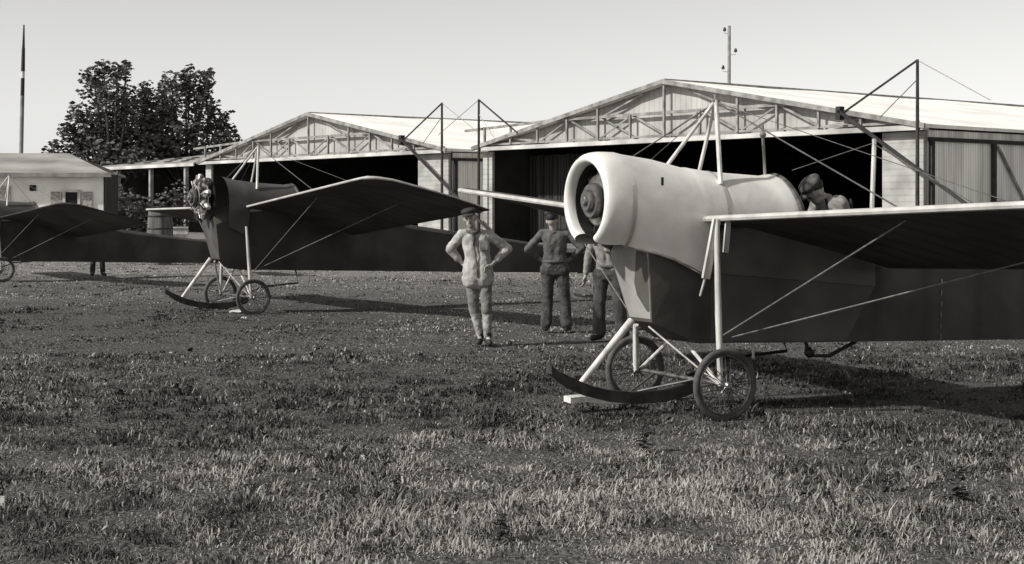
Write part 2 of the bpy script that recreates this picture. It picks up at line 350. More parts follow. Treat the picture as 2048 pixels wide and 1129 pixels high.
def hangar(org, label, open_l, open_r, big):
    h = empty('hangar', org, WROT); tag(h, label, 'hangar', 'hangars in a row behind the aeroplanes')
    W, ZP, ZE, DP, ZH = 14.2, 7.8, 5.2, 42.0, 5.0
    def zr(x): return ZP - (ZP - ZE) * abs(x) / W
    for s in (-1, 1):
        b = MB(); th = 0.14
        xe = s * (W + 0.35); ze = zr(W + 0.35)
        ny = 12
        rings = []
        for i in range(ny + 1):
            y = -0.45 + (DP + 0.9) * i / ny; sag = 0.03 * math.sin(i * 2.1 + s)
            rings.append([(0, y, ZP + sag), (xe, y, ze + sag * .5), (xe, y, ze - th), (0, y, ZP - th)])
        b.loft(rings, caps=True); b.build('roof', M['roof'], h, 30)
    # gable front
    b = MB(); b.add([(-W, 0, ZH + .1), (W, 0, ZH + .1), (W, 0, zr(W) - .16), (0, 0, ZP - .16), (-W, 0, zr(W) - .16),
                     (-W, .1, ZH + .1), (W, .1, ZH + .1), (W, .1, zr(W) - .16), (0, .1, ZP - .16), (-W, .1, zr(W) - .16)],
                    [(0, 1, 2, 3, 4), (9, 8, 7, 6, 5), (0, 5, 6, 1)]); b.build('gable', M['canvas'], h, 0)
    # header board
    b = MB(); b.box((0, -0.28, ZH + .02), (2 * W + .6, 0.40, 0.20)); b.build('header_beam', M['header'], h, 0)
    # barge boards
    b = MB()
    for s in (-1, 1): b.beam((0, -0.5, ZP - 0.06), (s * (W + .4), -0.5, zr(W + .4) - 0.06), 0.09, 0.2)
    b.build('barge_board', M['timber'], h, 0)
    b = MB(); b.tube([(0, -0.4, ZP + .03), (0, DP + .4, ZP + .03)], 0.06, 6); b.build('ridge_cap', M['timber'], h)
    # lattice girder in front of the gable
    b = MB(); zt = 6.3; yy = -0.32
    xm = W * (ZP - zt) / (ZP - ZE) - .2
    b.beam((-W - 1.2, yy, zt - .25), (-xm, yy, zt), 0.1, 0.13); b.beam((-xm, yy, zt), (xm, yy, zt), 0.1, 0.13)
    b.beam((-W, yy, ZH + .24), (W, yy, ZH + .24), 0.1, 0.1)
    xs = [-13.6, -11.4, -9.2, -6.9, -4.6, -2.3, 0, 2.3, 4.6, 6.9, 9.2, 11.4, 13.6]
    for i, x in enumerate(xs):
        top = min(zr(x) - .2, ZP) if i % 2 == 0 and abs(x) < 10 else min(zt, zr(x) - .15)
        if x < -W * .5: top = zt - .12
        b.beam((x, yy - .06, ZH + .2), (x, yy - .06, top), 0.11, 0.11)
        if i < len(xs) - 1:
            x2 = xs[i + 1]; t2 = min(zt, zr(x2) - .2); t1 = min(zt, zr(x) - .2)
            if i % 2 == 0: b.beam((x, yy + .07, ZH + .25), (x2, yy + .07, t2), 0.055, 0.07)
            else: b.beam((x, yy + .07, t1), (x2, yy + .07, ZH + .25), 0.07, 0.09)
            if i % 3 == 1: b.beam((x, yy + .14, t1), (x2, yy + .14, ZH + .3), 0.06, 0.07)
    for x in (4.2, -4.4): b.beam((x, yy + .05, zt), (x * 0.35, yy + .05, zr(x * .35) - .25), 0.07, 0.08)
    b.build('lattice_girder', M['timber'], h, 0)
    # walls
    b = MB(); b.box((-W + (open_l + W) / 2, 0.05, ZH / 2 - .06), (open_l + W, 0.16, ZH - .1)); b.build('front_wall', M['whitewash'], h, 0)
    b = MB(); b.box((open_r + (W - open_r) / 2, 0.05, ZH / 2 - .06), (W - open_r, 0.16, ZH - .1)); b.build('front_wall', M['whitewash'], h, 0)
    for s in (-1, 1):
        b = MB(); b.box((s * (W - .08), DP / 2 + .2, ZE / 2 - .1), (0.14, DP - .2, ZE - .3)); b.build('side_wall', M['planks'], h, 0)
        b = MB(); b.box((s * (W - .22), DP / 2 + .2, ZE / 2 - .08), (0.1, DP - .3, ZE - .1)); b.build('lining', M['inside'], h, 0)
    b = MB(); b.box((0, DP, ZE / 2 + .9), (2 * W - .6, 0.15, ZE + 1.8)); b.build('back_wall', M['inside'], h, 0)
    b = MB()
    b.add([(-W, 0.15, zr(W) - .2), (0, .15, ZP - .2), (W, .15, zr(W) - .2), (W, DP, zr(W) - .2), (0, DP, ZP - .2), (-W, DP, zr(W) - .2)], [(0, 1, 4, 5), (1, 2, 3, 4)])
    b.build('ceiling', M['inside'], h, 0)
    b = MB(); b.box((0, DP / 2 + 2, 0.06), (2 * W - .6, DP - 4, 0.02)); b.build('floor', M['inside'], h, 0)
    # side door framing on the right-hand side
    b = MB(); b.box((W + .08, DP / 2, ZE - .62), (0.12, DP - .4, 0.16)); b.build('side_rail', M['timber_dark'], h, 0)
    for y in (0.4, 4.6, 9.2, 14, 19, 24, 29):
        b = MB(); b.box((W + .1, y, ZE / 2 - .35), (0.14, 0.2, ZE - .7)); b.build('side_post', M['timber_dark'], h, 0)
    b = MB(); b.beam((W + .08, 4.9, ZE - .8), (W + .08, 7.4, 1.5), 0.07, 0.12); b.beam((W + .08, 4.8, 2.1), (W + .08, 9.0, 2.1), 0.06, 0.1); b.build('side_brace', M['timber'], h, 0)
    # corner masts with stays
    for s in ((1, -1) if big else (1,)):
        x = s * (W + (0.1 if s > 0 else -0.3)); y = -0.55
        b = MB(); b.tube([(x, y, 0), (x, y, 7.68)], [0.09, 0.06], 8); b.build('corner_mast', M['timber_dark'], h)
        for (x2, z2, r) in ((s * (W - 3.6), 5.75, 0.045), (s * (W - 1.7), 5.5, 0.02), (s * (W + 3.4), 5.9, 0.016)):
            zs = 7.65 if r != 0.02 else 6.9
            b = MB(); b.tube([(x, y, zs), (x2, y, z2)], r, 6); b.build('stay', M['timber_dark'] if r > .03 else M['wire'], h)
    b = MB(); b.beam((W - 3.7, -0.7, 5.85), (W + 5.6, -0.7, 0.0), 0.10, 0.13); b.build('raking_shore', M['timber_dark'], h, 0)
    b = MB(); b.box((W - 3.7, -0.6, 5.75), (0.22, 0.3, 0.55)); b.build('bracket', M['timber_dark'], h, 0)
    return h
hg = hangar(PK[0], 'large hangar on the right with wide dark open front and tall gable', -13.4, 12.2, True)
b = MB()
for i in range(26):
    x = -13.3 + i * 0.235; b.box((x, 2.6 + 0.012 * (i % 3), 2.42), (0.19, 0.05, 4.6 + 0.05 * math.sin(i * 5)))
b.beam((-13.3, 2.68, 4.2), (-7.4, 2.68, 4.2), 0.06, 0.16); b.beam((-13.3, 2.68, 1.0), (-7.4, 2.68, 1.0), 0.06, 0.16)
b.build('plank_door', M['planks_dark'], hg, 0)
hl = hangar(PK[1], 'smaller looking left hangar whose white end pier stands beside the gap', -13.4, 11.3, False)

# lean-to shed at the left end of the row
sh = empty('shed', PK[1] - WD * 15.0, WROT); tag(sh, 'long low open shed with pale front fascia in front of the trees', 'shed')
b = MB(); b.loft([[(-19, -0.3, 5.0), (-19, -.3, 5.1), (-19, 8, 6.2), (-19, 8, 6.05)], [(-.4, -.3, 5.0), (-.4, -.3, 5.1), (-.4, 8, 6.2), (-.4, 8, 6.05)]], caps=True); b.build('roof', M['hutroof'], sh, 0)
b = MB(); b.box((-9.7, -0.38, 4.96), (18.8, 0.1, 0.22)); b.build('fascia', M['header'], sh, 0)
for i in range(16):
    b = MB(); b.box((-17.5 + i * 1.05 + .2 * math.sin(i * 3), 1.4 + (i % 3) * 1.5, 5.36 + (i % 3) * .206), (0.7, 0.35, 0.08)); b.build('roof_patch', M['timber_dark'], sh, 0)
b = MB(); b.box((-9.7, 8, 3.2), (18.6, 0.15, 6.4)); b.build('back_wall', M['inside'], sh, 0)
b = MB(); b.box((-18.9, 4.0, 2.6), (0.12, 7.8, 5.2)); b.build('side_wall', M['inside'], sh, 0)
for x in (-18.6, -13.2, -7.6, -2.0):
    b = MB(); b.box((x, -0.1, 2.4), (0.26, 0.26, 4.8)); b.build('post', M['timber'], sh, 0)

# ------------------------------------------------------------------ hut at the left
hut = empty('hut', at(207, 60), R(6)); tag(hut, 'pale plastered hut with low slate roof at the left edge', 'hut')
b = MB(); b.add([(0, 0, 0), (0, 0, 3.3), (-11, 0, 3.3), (-11, 0, 0), (0, 3.5, 0), (0, 3.5, 3.3), (-11, 3.5, 3.3), (-11, 3.5, 0), (-1.9, 1.75, 3.8), (-11, 1.75, 3.8)],
                [(0, 1, 2, 3), (7, 6, 5, 4), (0, 4, 5, 8, 1), (3, 2, 9, 6, 7)]); b.build('wall', M['hutwall'], hut, 0)
b = MB(); b.loft([[(0.3, -.35, 3.18), (-1.6, 1.75, 4.02), (0.3, 3.85, 3.18), (.3, 3.85, 3.08), (-1.6, 1.75, 3.9), (.3, -.35, 3.08)],
                  [(-11.4, -.35, 3.18), (-11.4, 1.75, 4.02), (-11.4, 3.85, 3.18), (-11.4, 3.85, 3.08), (-11.4, 1.75, 3.9), (-11.4, -.35, 3.08)]], caps=True)
b.build('roof', M['hutroof'], hut, 0)
b = MB(); b.box((.03, 1.75, 1.6), (.04, 3.54, 3.2)); b.build('end_shade', M['planks_dark'], hut, 0)  # dark sheet over the plaster; shade of this end put into colour
b = MB(); b.box((-5.6, -.38, 3.12), (11.9, 0.07, 0.16)); b.build('gutter', M['timber'], hut, 0)
w = None
b = MB(); b.box((-1.2, -.03, 2.15), (0.46, 0.05, 0.62)); w = b.build('window', M['dark'], hut, 0)
b = MB()
for sx in (-1, 1): b.box((-1.2 + sx * .28, -.05, 2.15), (0.1, 0.08, 0.82))
b.box((-1.2, -.05, 2.51), (0.46, 0.08, 0.1)); b.box((-1.2, -.07, 1.79), (0.66, 0.12, 0.1)); b.build('frame', M['whiteboard'], w, 0)
for sx in (-1, 1):
    b = MB(); b.box((-1.2 + sx * .58, -.04, 2.15), (0.4, 0.05, 0.66)); b.build('shutter', mat('faded shutter', g(0.33), 0.9, 0, 12, 0.4), hut, 0)
b = MB(); b.box((-2.66, -.03, 2.62), (0.24, 0.05, 0.22)); b.build('vent', M['dark'], hut, 0)
b = MB(); b.box((-3.75, -.04, 2.3), (0.5, 0.06, 0.8)); b.build('noticeboard', mat('faded board', g(0.4), 0.9, 0, 9, 0.4), hut, 0)

# ------------------------------------------------------------------ masts
p = at(38, 68)
mast = empty('signal_mast', p); tag(mast, 'tall slender mast with dark and white bands behind the hut', 'mast')
def zpx(py, D): return H + (HY - py) * D / F
zs = [(0, zpx(192, 68), 0.10, 0.085, 'mastgrey'), (zpx(192, 68), zpx(157, 68), .085, .082, 'iron'), (zpx(157, 68), zpx(143, 68), .08, .08, 'whiteboard'), (zpx(143, 68), zpx(96, 68), .088, .07, 'iron'), (zpx(96, 68), zpx(50, 68), .06, .03, 'timber_dark')]
for i, (z0, z1, r0, r1, mm) in enumerate(zs):
    b = MB(); dx = 0.022
    b.tube([(dx * z0, 0, z0), (dx * z1, 0, z1)], [r0, r1], 10); b.build('pole' if i == 0 else 'painted_band', M[mm], mast)
p = at(1457, 100)
tp = empty('telegraph_pole', p); tag(tp, 'pale pole with three dark insulators rising behind the large hangar', 'pole')
b = MB(); b.tube([(0, 0, 0), (0.05, 0, zpx(52, 100))], [0.15, 0.1], 10); b.build('pole', M['mastgrey'], tp)
for (px, py) in ((1449, 59), (1471, 101), (1446, 135)):
    xx = (px - 1457) * 100 / F; z = zpx(py, 100)
    b = MB(); b.tube([(xx, -.05, z - .13), (xx, -.05, z - .04), (xx, -.05, z + .03), (xx, -.05, z + .12)], [.09, .11, .09, .05], 10); ins = b.build('insulator', M['porcelain'], tp)
    b = MB(); b.tube([(0.04, 0, z - .3), (xx, -.05, z - .28), (xx, -.05, z - .1)], 0.018, 6); b.build('bracket', M['wire'], ins)

# ------------------------------------------------------------------ trees
def foliage_mat(name, lo, hi):
    m = mat(name, g(lo), 0.8, 0, 1.3, 0.2, 0, c2=g(hi), spec=0.2); return m
M['leaf'] = foliage_mat('dark leaves', 0.03, 0.13)
M['leaf2'] = foliage_mat('greyish leaves', 0.04, 0.12)
def leaves(b, c, r, n, sz, flat=1.0):
    c = Vector(c)
    for _ in range(n):
        d = Vector((random.gauss(0, 1), random.gauss(0, 1), random.gauss(0, 1))).normalized() * r * random.random() ** 0.45
        d.z *= flat
        p = c + d; s = sz * random.uniform(.55, 1.25)
        u = Vector((random.gauss(0, 1), random.gauss(0, 1), random.gauss(0, 1))).normalized(); v, w_ = frame(u)
        b.add([p - v * s * .5, p - v * s * .1 + w_ * s * .3, p + v * s * .5, p - v * s * .05 - w_ * s * .28 + u * s * .1], [(0, 1, 2, 3)])
def tree(label, base_px, D, clumps, trunk_r, leaf, dens, leafsize):
    o = at(base_px, D); tr = empty('tree', o); tag(tr, label, 'tree', 'trees beyond the shed')
    s = F / D
    b = MB(); tk = MB(); ztop = 3.6
    tk.tube([(0, 0, -.1), (.1, 0, ztop * .5), (0, 0.1, ztop)], [trunk_r * 1.3, trunk_r, trunk_r * .8], 10)
    for (px, py, rp) in clumps:
        dy = random.uniform(-2.2, 2.2)
        c = Vector(((px - CX) / s - o.x, dy, H + (HY - py) / s)); r = 1.14 * rp / s
        tk.tube([(0, 0, ztop - .3), c * .5 + Vector((0, 0, 1.2)), c], [trunk_r * .5, trunk_r * .25, .05], 6)
        k = int(dens * r * r)
        leaves(b, c, r, k, leafsize)
        for _ in range(5):
            d = Vector((random.gauss(0, 1), random.gauss(0, 1), random.gauss(0, 1))).normalized() * r * 1.0
            leaves(b, c + d, r * .42, int(k * .10), leafsize)
            tk.tube([c, c + d * .9], [.05, .02], 5)
    tk.build('trunk', M['bark'], tr); b.build('crown', leaf, tr, 0)
tree('big dark leafy tree behind the hut, with the tallest crown', 225, 126,
     [(240, 150, 24), (190, 158, 26), (225, 195, 34), (265, 205, 30), (205, 235, 34), (170, 250, 30), (240, 255, 42), (140, 275, 26), (280, 262, 34), (200, 290, 40), (250, 300, 42), (130, 262, 14), (165, 225, 20), (118, 290, 10), (290, 300, 34), (212, 140, 16), (250, 132, 10), (235, 325, 34), (185, 320, 26), (285, 330, 26), (150, 300, 26), (300, 235, 26), (165, 275, 24), (118, 312, 16), (295, 295, 30)], 0.5, M['leaf'], 105, 0.47)
tree('sparser leafy tree to the right of the tallest tree, thinning towards the hangar', 370, 128,
     [(350, 165, 22), (385, 160, 20), (325, 190, 22), (415, 158, 14), (360, 205, 28), (400, 200, 18), (335, 240, 28), (385, 240, 30), (425, 215, 18), (350, 275, 34), (395, 275, 28), (430, 255, 20), (440, 285, 18), (460, 275, 14), (310, 275, 22), (330, 300, 26), (405, 150, 10), (425, 150, 9), (470, 290, 12), (320, 325, 24), (370, 310, 26), (440, 240, 20), (300, 205, 22), (318, 225, 24), (295, 185, 16), (305, 260, 26), (470, 300, 12), (485, 285, 9), (445, 265, 22), (315, 245, 26), (410, 300, 26), (450, 300, 20), (375, 185, 24), (405, 180, 20)], 0.4, M['leaf'], 98, 0.46)
def shrub(label, px, D, hgt_, r, leaf, n=900):
    o = at(px, D); t = empty('shrub', o); tag(t, label, 'shrub', 'shrubs under the shed')
    b = MB()
    for k in range(7):
        a = random.uniform(0, 6.28); q = random.uniform(0, r * .6)
        leaves(b, (math.cos(a) * q, math.sin(a) * q, hgt_ * random.uniform(.3, .8)), r * .6, n // 7, 0.3, 1.2)
    b.build('foliage', leaf, t, 0)
    tk = MB()
    for k in range(4): tk.tube([(0, 0, 0), (random.uniform(-.4, .4) * r, random.uniform(-.4, .4) * r, hgt_ * .7)], [.06, .02], 5)
    tk.build('stem', M['bark'], t)
shrub('dark shrub at the right end of the hut', 262, 90, 2.9, 1.6, M['leaf'], 1500)
shrub('low greyish shrub in front of the shed', 238, 70, 2.2, 0.8, M['leaf2'], 700)
shrub('ragged shrub left of the exposed engine', 340, 92, 3.2, 1.5, M['leaf2'], 800)

# ------------------------------------------------------------------ monoplanes
def monoplane(loc, a, label, cowled, dz, dih_p, dih_s, detail=True, strut_top=1.70, deckmat='alu', fus='fabric'):
    root = empty('monoplane', loc, R(a)); tag(root, label, 'aeroplane', 'monoplanes parked on the grass')
    PT = lambda u, v, z: Vector((u, -v, z))      # u rearward, v towards the port side, z up
    # fuselage
    secs = [(-.50, .345, .19, .81, 1.40, 1.58), (-.02, .395, .36, .63, 1.60, 1.80), (.4, .40, .37, .62, 1.64, 1.86), (1.0, .40, .37, .60, 1.66, 1.80),
            (2.1, .38, .35, .57, 1.60, 1.70), (3.26, .33, .30, .535, 1.30, 1.39), (4.3, .26, .24, .50, 1.17, 1.25), (5.33, .18, .16, .47, 1.06, 1.12), (7.1, .045, .04, .42, .83, .86)]
    b = MB(); rings = []
    for (u, wt, wb, zb, zl, zt) in secs:
        ring = [(-wb, zb), (wb, zb), (wt, zl), (wt * .72, zl + .72 * (zt - zl)), (0, zt), (-wt * .72, zl + .72 * (zt - zl)), (-wt, zl)]
        rings.append([PT(u + (.12 if u < -.4 and z < 1 else 0), y, z + dz) for (y, z) in ring])
    n = 7
    for r_ in rings: b.v += [tuple(x) for x in r_]
    for i in range(len(rings) - 1):
        for j in range(n):
            if i == 3 and j in (2, 3, 4, 5): continue          # open cockpit
            j2 = (j + 1) % n; b.f.append((i * n + j, i * n + j2, (i + 1) * n + j2, (i + 1) * n + j))
    b.f.append(tuple(range(n))[::-1]); b.f.append(tuple((len(rings) - 1) * n + j for j in range(n)))
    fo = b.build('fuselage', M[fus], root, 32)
    b = MB(); b.box(PT(1.6, 0, .95 + dz), (0.9, .6, .04)); b.box(PT(1.9, 0, 1.2 + dz), (.08, .6, .5)); b.build('cockpit_seat', M['leather'], root, 0)
    b = MB(); fr = [Vector(p) for p in rings[0]]; cen = sum(fr, Vector()) / 7
    fr = [cen + (p - cen) * .94 for p in fr]; b.loft([fr, [p + PT(-.003, 0, 0) for p in fr]], caps=True); b.build('front_panel', M['ply_lit_front'] if cowled else M['deck_grey'], fo, 0)  # overlay; its lighter tone on the cowled plane stands for sunlight
    # metal deck / cowl
    def dsec(u, zc, r_, zlow, bl, n=28):
        th0 = math.acos(max(-1, min(1, (zc - zlow) / r_))) if zlow > zc - r_ else 0.0
        pts = []
        if zlow >= zc - r_ * .999 and bl < .5:
            lo_pts = [zlow + (zc - zlow) * k / 8 for k in range(8)]
        else: lo_pts = [zlow + (zc - zlow) * k / 8 for k in range(8)]
        prt = []
        for z in lo_pts:
            q = min(1, abs(z - zc) / r_); prt.append((r_ * ((1 - bl) * math.sqrt(max(0, 1 - q * q)) + bl), z))
        arc = [(r_ * math.cos(t), zc + r_ * math.sin(t)) for t in [math.pi * k / n for k in range(n + 1)]]
        full = prt + arc + [(-y, z) for (y, z) in prt[::-1]]
        return [PT(u, y, z + dz) for (y, z) in full]
    b = MB()
    rear = [(-.6, 1.84, .42, 1.455, .40), (-.45, 1.82, .42, 1.41, .86), (-.3, 1.80, .42, 1.36, .96), (-.15, 1.765, .422, 1.29, 1), (0, 1.73, .424, 1.215, 1), (.03, 1.73, .424, 1.235, 1), (.055, 1.73, .424, 1.45, 1), (.08, 1.725, .424, 1.66, 1),
            (.3, 1.70, .42, 1.65, 1), (.6, 1.685, .418, 1.63, 1), (.86, 1.672, .416, 1.62, 1), (.95, 1.675, .428, 1.61, 1), (1.01, 1.66, .425, 1.60, 1)]
    if cowled:
        lip = [(-.55, .322), (-.80, .318), (-.87, .318), (-.912, .326), (-.936, .343), (-.942, .362), (-.933, .384), (-.908, .403), (-.87, .4145), (-.82, .4205), (-.75, .4215), (-.68, .42)]
        rr = []
        for (u, r_) in lip:
            zc = 1.857 if u < -.65 or r_ < .33 else 1.85
            rr.append(dsec(u, zc, r_, zc - r_ * math.cos(R(27)), 0))
        b.loft(rr + [dsec(*s_) for s_ in rear], closed=False)
    else:
        b.loft([dsec(*s_) for s_ in rear[2:]], closed=False)
    dk = b.build('cowling', M[deckmat], root, 50)
    if cowled:
        b = MB(); pts = [dsec(*s_)[0] + PT(0, .006, 0) for s_ in rear[:5]]; b.tube(pts, 0.012, 8); b.build('rolled_edge', M['bright'], dk)
        b = MB(); b.box(PT(-.42, .425, 2.02 + dz), (.02, .012, .07)); b.build('latch', M['iron'], dk, 0)
    if cowled:
        for u in (-.68, .27):
            k = 0
            while rear[k][0] < u and k < len(rear) - 2: k += 1
            a_, c_ = (rear[k - 1], rear[k]) if k else ((-.84, 1.85, .422, 1.478, 0), rear[0])
            q = (u - a_[0]) / (c_[0] - a_[0]); sec = tuple(a_[i] + (c_[i] - a_[i]) * q for i in range(5))
            if u > 0: sec = (u, sec[1], sec[2], 1.665, 1)
            r1 = dsec(sec[0] - .018, sec[1], sec[2] + .0035, sec[3], sec[4]); r2 = dsec(sec[0] + .018, sec[1], sec[2] + .0035, sec[3], sec[4])
            b = MB(); b.loft([r1, r2], closed=False); b.build('seam_strip', M['alu_dull'], dk, 60)
        def side(u, z):
            k = 0
            while secs[k + 1][0] < u: k += 1
            q = (u - secs[k][0]) / (secs[k + 1][0] - secs[k][0]); L = [secs[k][i] + (secs[k + 1][i] - secs[k][i]) * q for i in range(6)]
            f_ = (z - L[3]) / (L[4] - L[3]); return L[2] + (L[1] - L[2]) * f_, L[3], L[4]
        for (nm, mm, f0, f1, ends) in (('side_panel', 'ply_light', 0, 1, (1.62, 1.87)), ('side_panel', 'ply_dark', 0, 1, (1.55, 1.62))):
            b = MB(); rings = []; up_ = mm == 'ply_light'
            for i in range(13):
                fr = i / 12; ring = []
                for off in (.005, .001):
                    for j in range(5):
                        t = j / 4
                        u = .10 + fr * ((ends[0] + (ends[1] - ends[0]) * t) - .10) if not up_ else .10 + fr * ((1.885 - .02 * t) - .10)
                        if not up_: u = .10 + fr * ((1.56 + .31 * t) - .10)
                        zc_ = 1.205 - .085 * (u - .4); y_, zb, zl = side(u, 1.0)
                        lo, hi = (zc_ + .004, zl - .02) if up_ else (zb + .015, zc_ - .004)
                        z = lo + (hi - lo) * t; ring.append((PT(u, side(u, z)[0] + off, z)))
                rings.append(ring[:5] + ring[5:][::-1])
            b.loft(rings, caps=True); b.build(nm, M[mm], fo, 30)  # upper panel lighter than lower, both lighter than the aft fabric
    # cockpit coaming
    b = MB(); pts = [PT(1.02 + .02 * math.cos(t * 3), .425 * math.cos(t), 1.66 + dz + .425 * math.sin(t)) for t in [R(-8) + R(196) * k / 20 for k in range(21)]]
    b.tube(pts, 0.03, 8); b.build('coaming', M['leather'], root)
    # engine
    zc = 1.857 + dz; en = MB()
    ce = PT(-.72 if cowled else -.64, 0, zc)
    en.lathe([(-.16, 0), (-.16, .06), (-.13, .075), (-.10, .08), (-.10, .13), (-.05, .15), (.06, .16), (.16, .15), (.2, 0)], ce, (1, 0, 0), 24)
    eng = en.build('engine', M['engine'], root)
    b = MB(); b.lathe([(-.235, 0), (-.235, .035), (-.225, .045), (-.21, .05), (-.21, .085), (-.195, .095), (-.17, .095), (-.17, .14), (-.15, .155), (-.12, .155), (-.12, .05)], ce, (1, 0, 0), 24); b.build('nose_plate', M['plate'], eng)
    if cowled:
        b = MB(); b.lathe([(-.10, .05), (-.10, .20), (-.085, .225), (-.06, .235), (-.02, .24), (-.02, .05)], ce, (1, 0, 0), 32); b.build('cover_plate', M['steel'], eng)
        b = MB(); b.lathe([(-.135, .313), (.16, .317)], ce, (1, 0, 0), 40); b.build('cowl_shade', M['iron'], dk)  # dark sleeve puts the shade inside the cowling into colour
    else:
        b = MB(); b.torus(ce + PT(.02, 0, 0), (1, 0, 0), .30, .012, 36, 6); b.torus(ce + PT(-.1, 0, 0), (1, 0, 0), .2, .01, 30, 6); b.build('manifold_ring', M['bright'], eng)
    for k in range(9):
        t = 2 * math.pi * k / 9 + .12; d = Vector((0, math.cos(t), math.sin(t)))
        b = MB(); prof = [(.12, .058)]
        for q in range(9): prof += [(.14 + q * .018, .075), (.146 + q * .018, .075), (.148 + q * .018, .060), (.156 + q * .018, .060)]
        top = .30 if cowled else .40
        prof += [(top - .02, .05), (top, .03), (top, 0)]
        b.lathe(prof, ce, d, 12)
        b.tube([ce + d * .1 + PT(-.09, 0, 0), ce + d * (top - .02) + PT(-.07, 0, 0)], .009, 6)
        b.build('cylinder', M['engine'] if cowled else M['fins'], eng)
    b = MB(); b.lathe([(.0, .0), (.0, .36), (.02, .36), (.02, 0)], PT(-.53, 0, zc - .02), (1, 0, 0), 28); b.build('firewall', M['iron'], root)
    # wings
    inc = math.tan(R(13 if cowled else 14.2)); CH = 2.0
    for sg, dih, nm in ((1, dih_p, 'port'), (-1, dih_s, 'starboard')):
        ts = [(0, 0), (.6, 0), (1.2, 0), (1.8, 0), (2.4, 0), (3.0, 0), (3.6, 0), (4.1, 0), (4.35, .01), (4.45, .05), (4.52, .16), (4.58, .4), (4.64, .85), (4.68, 1.35), (4.70, 1.75), (4.70, 1.9)]
        rings = []; lead = []
        nc = 10
        for (t, u0) in ts:
            ring = []; zle = 1.70 + dz + t * math.tan(R(dih)); cl = CH + (.03 * math.sin(t * math.pi / .3) if 0 < t < 4.4 else 0)
            thk = 1.0 if t < 4.4 else max(.25, 1 - u0 / 2)
            def pz(u, top):
                x = u / CH; cam_ = .20 * x * (1 - x) + .02 * math.sin(math.pi * min(1, x * 2.5)) 
                hh = (.030 * thk * max(0, 1 - x) ** .6 + .004) * min(1, (u - u0) / .06 + .15)
                return zle - inc * u + cam_ + (hh if top else -hh)
            us = [u0 + (cl - u0) * (k / nc) ** 1.5 for k in range(nc + 1)]
            ring += [PT(.02 + u, sg * (.40 + t), pz(u, True)) for u in us]
            ring += [PT(.02 + u, sg * (.40 + t), pz(u, False)) for u in us[::-1][1:-1]]
            rings.append(ring); lead.append(PT(.015 + u0, sg * (.405 + t), (pz(u0, True) + pz(u0, False)) / 2))
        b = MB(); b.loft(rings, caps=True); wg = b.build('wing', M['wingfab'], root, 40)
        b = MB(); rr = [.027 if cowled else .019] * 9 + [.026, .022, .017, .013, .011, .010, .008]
        b.tube(lead, rr, 8); b.build('leading_edge', M['paleedge'] if detail != 'far' else M['timber_dark'], wg)  # pale tube stands for the sunlit sliver of wing top; dark on far plane
        def wp(u, t, top): return PT(.02 + u, sg * (.4 + t), 1.70 + dz + t * math.tan(R(dih)) - inc * u + .2 * u / CH * (1 - u / CH) + (.03 if top else -.03))
        for (u, t) in ((.25, 2.3), (1.15, 3.3)):
            b = MB(); b.tube([PT(0, sg * .70, .72) if u < 1 else PT(.30, sg * .33, .66 + dz), wp(u, t, False)], .0065, 6); b.build('flying_wire', M['wire'], root)
        b = MB(); b.tube([PT(.4, 0, 2.74 + dz), wp(.25, 2.3, True)], .0065, 6); b.build('landing_wire', M['wire_dark'], root)
        b = MB(); b.tube([PT(.4, 0, 2.74 + dz), wp(1.15, 3.3, True)], .0035, 6); b.build('landing_wire', M['wire_dark'], root)
    # cabane
    ap = PT(.4, 0, 2.76 + dz)
    for (u, v, z) in ((.25, .30, 2.0), (-.06, -.25, 2.06), (.36, -.26, 2.02)):
        b = MB(); b.tube([PT(u, v, z + dz), ap], .021 if v > .25 else .017, 8); b.build('cabane_strut', M['ash'], root)
    b = MB(); b.tube([ap - PT(0, 0, .05), ap + PT(0, 0, .05)], .022, 8); b.tube([ap + PT(-.03, 0, -.01), ap + PT(.03, 0, -.01)], .016, 8); b.build('cabane_cap', M['steel'], root)
    if cowled:
        b = MB(); b.tube([PT(2.08, .12, 2.44), PT(1.98, .2, 1.66)], .022, 8); b.tube([PT(2.08, .12, 2.43), PT(2.3, -.2, 1.6)], .014, 8); b.build('rear_pylon', M['ash'], root)
        b = MB(); b.tube([PT(2.06, .12, 2.40), PT(1.45, -.3, 2.15)], .006, 6); b.tube([PT(2.06, .12, 2.40), PT(2.3, 2.1, 1.45)], .004, 6); b.build('control_wire', M['wire_dark'], root)
        b = MB(); b.tube([PT(.93, 0, 2.08), PT(.9, 0, 2.55)], .014, 6); b.ball(PT(.905, 0, 2.46), .03, 10, 6); b.build('gauge_mast', M['timber'], root)
        # straps at the head of the landing strut
        b = MB(); b.beam(PT(-.03, .66, 1.70), PT(-.10, .60, 1.20), .03, .07, Vector((1, 0, 0))); b.beam(PT(.06, .70, 1.70), PT(.03, .7, 1.42), .02, .05, Vector((1, 0, 0)))
        b.tube([PT(-.10, .6, 1.22), PT(-.09, .5, 1.05)], .012, 6); b.build('strut_fitting', M['ash'], root, 30)
        b = MB(); pts = [PT(2.68 + .004 * math.sin(k * 2.2), .335 + .022 * (k / 12) + .004, .56 + .052 * k) for k in range(13)]
        for k in range(0, 12, 2): b.tube(pts[k:k + 2], .005, 5); b.build('lacing', M['paleedge'], fo)
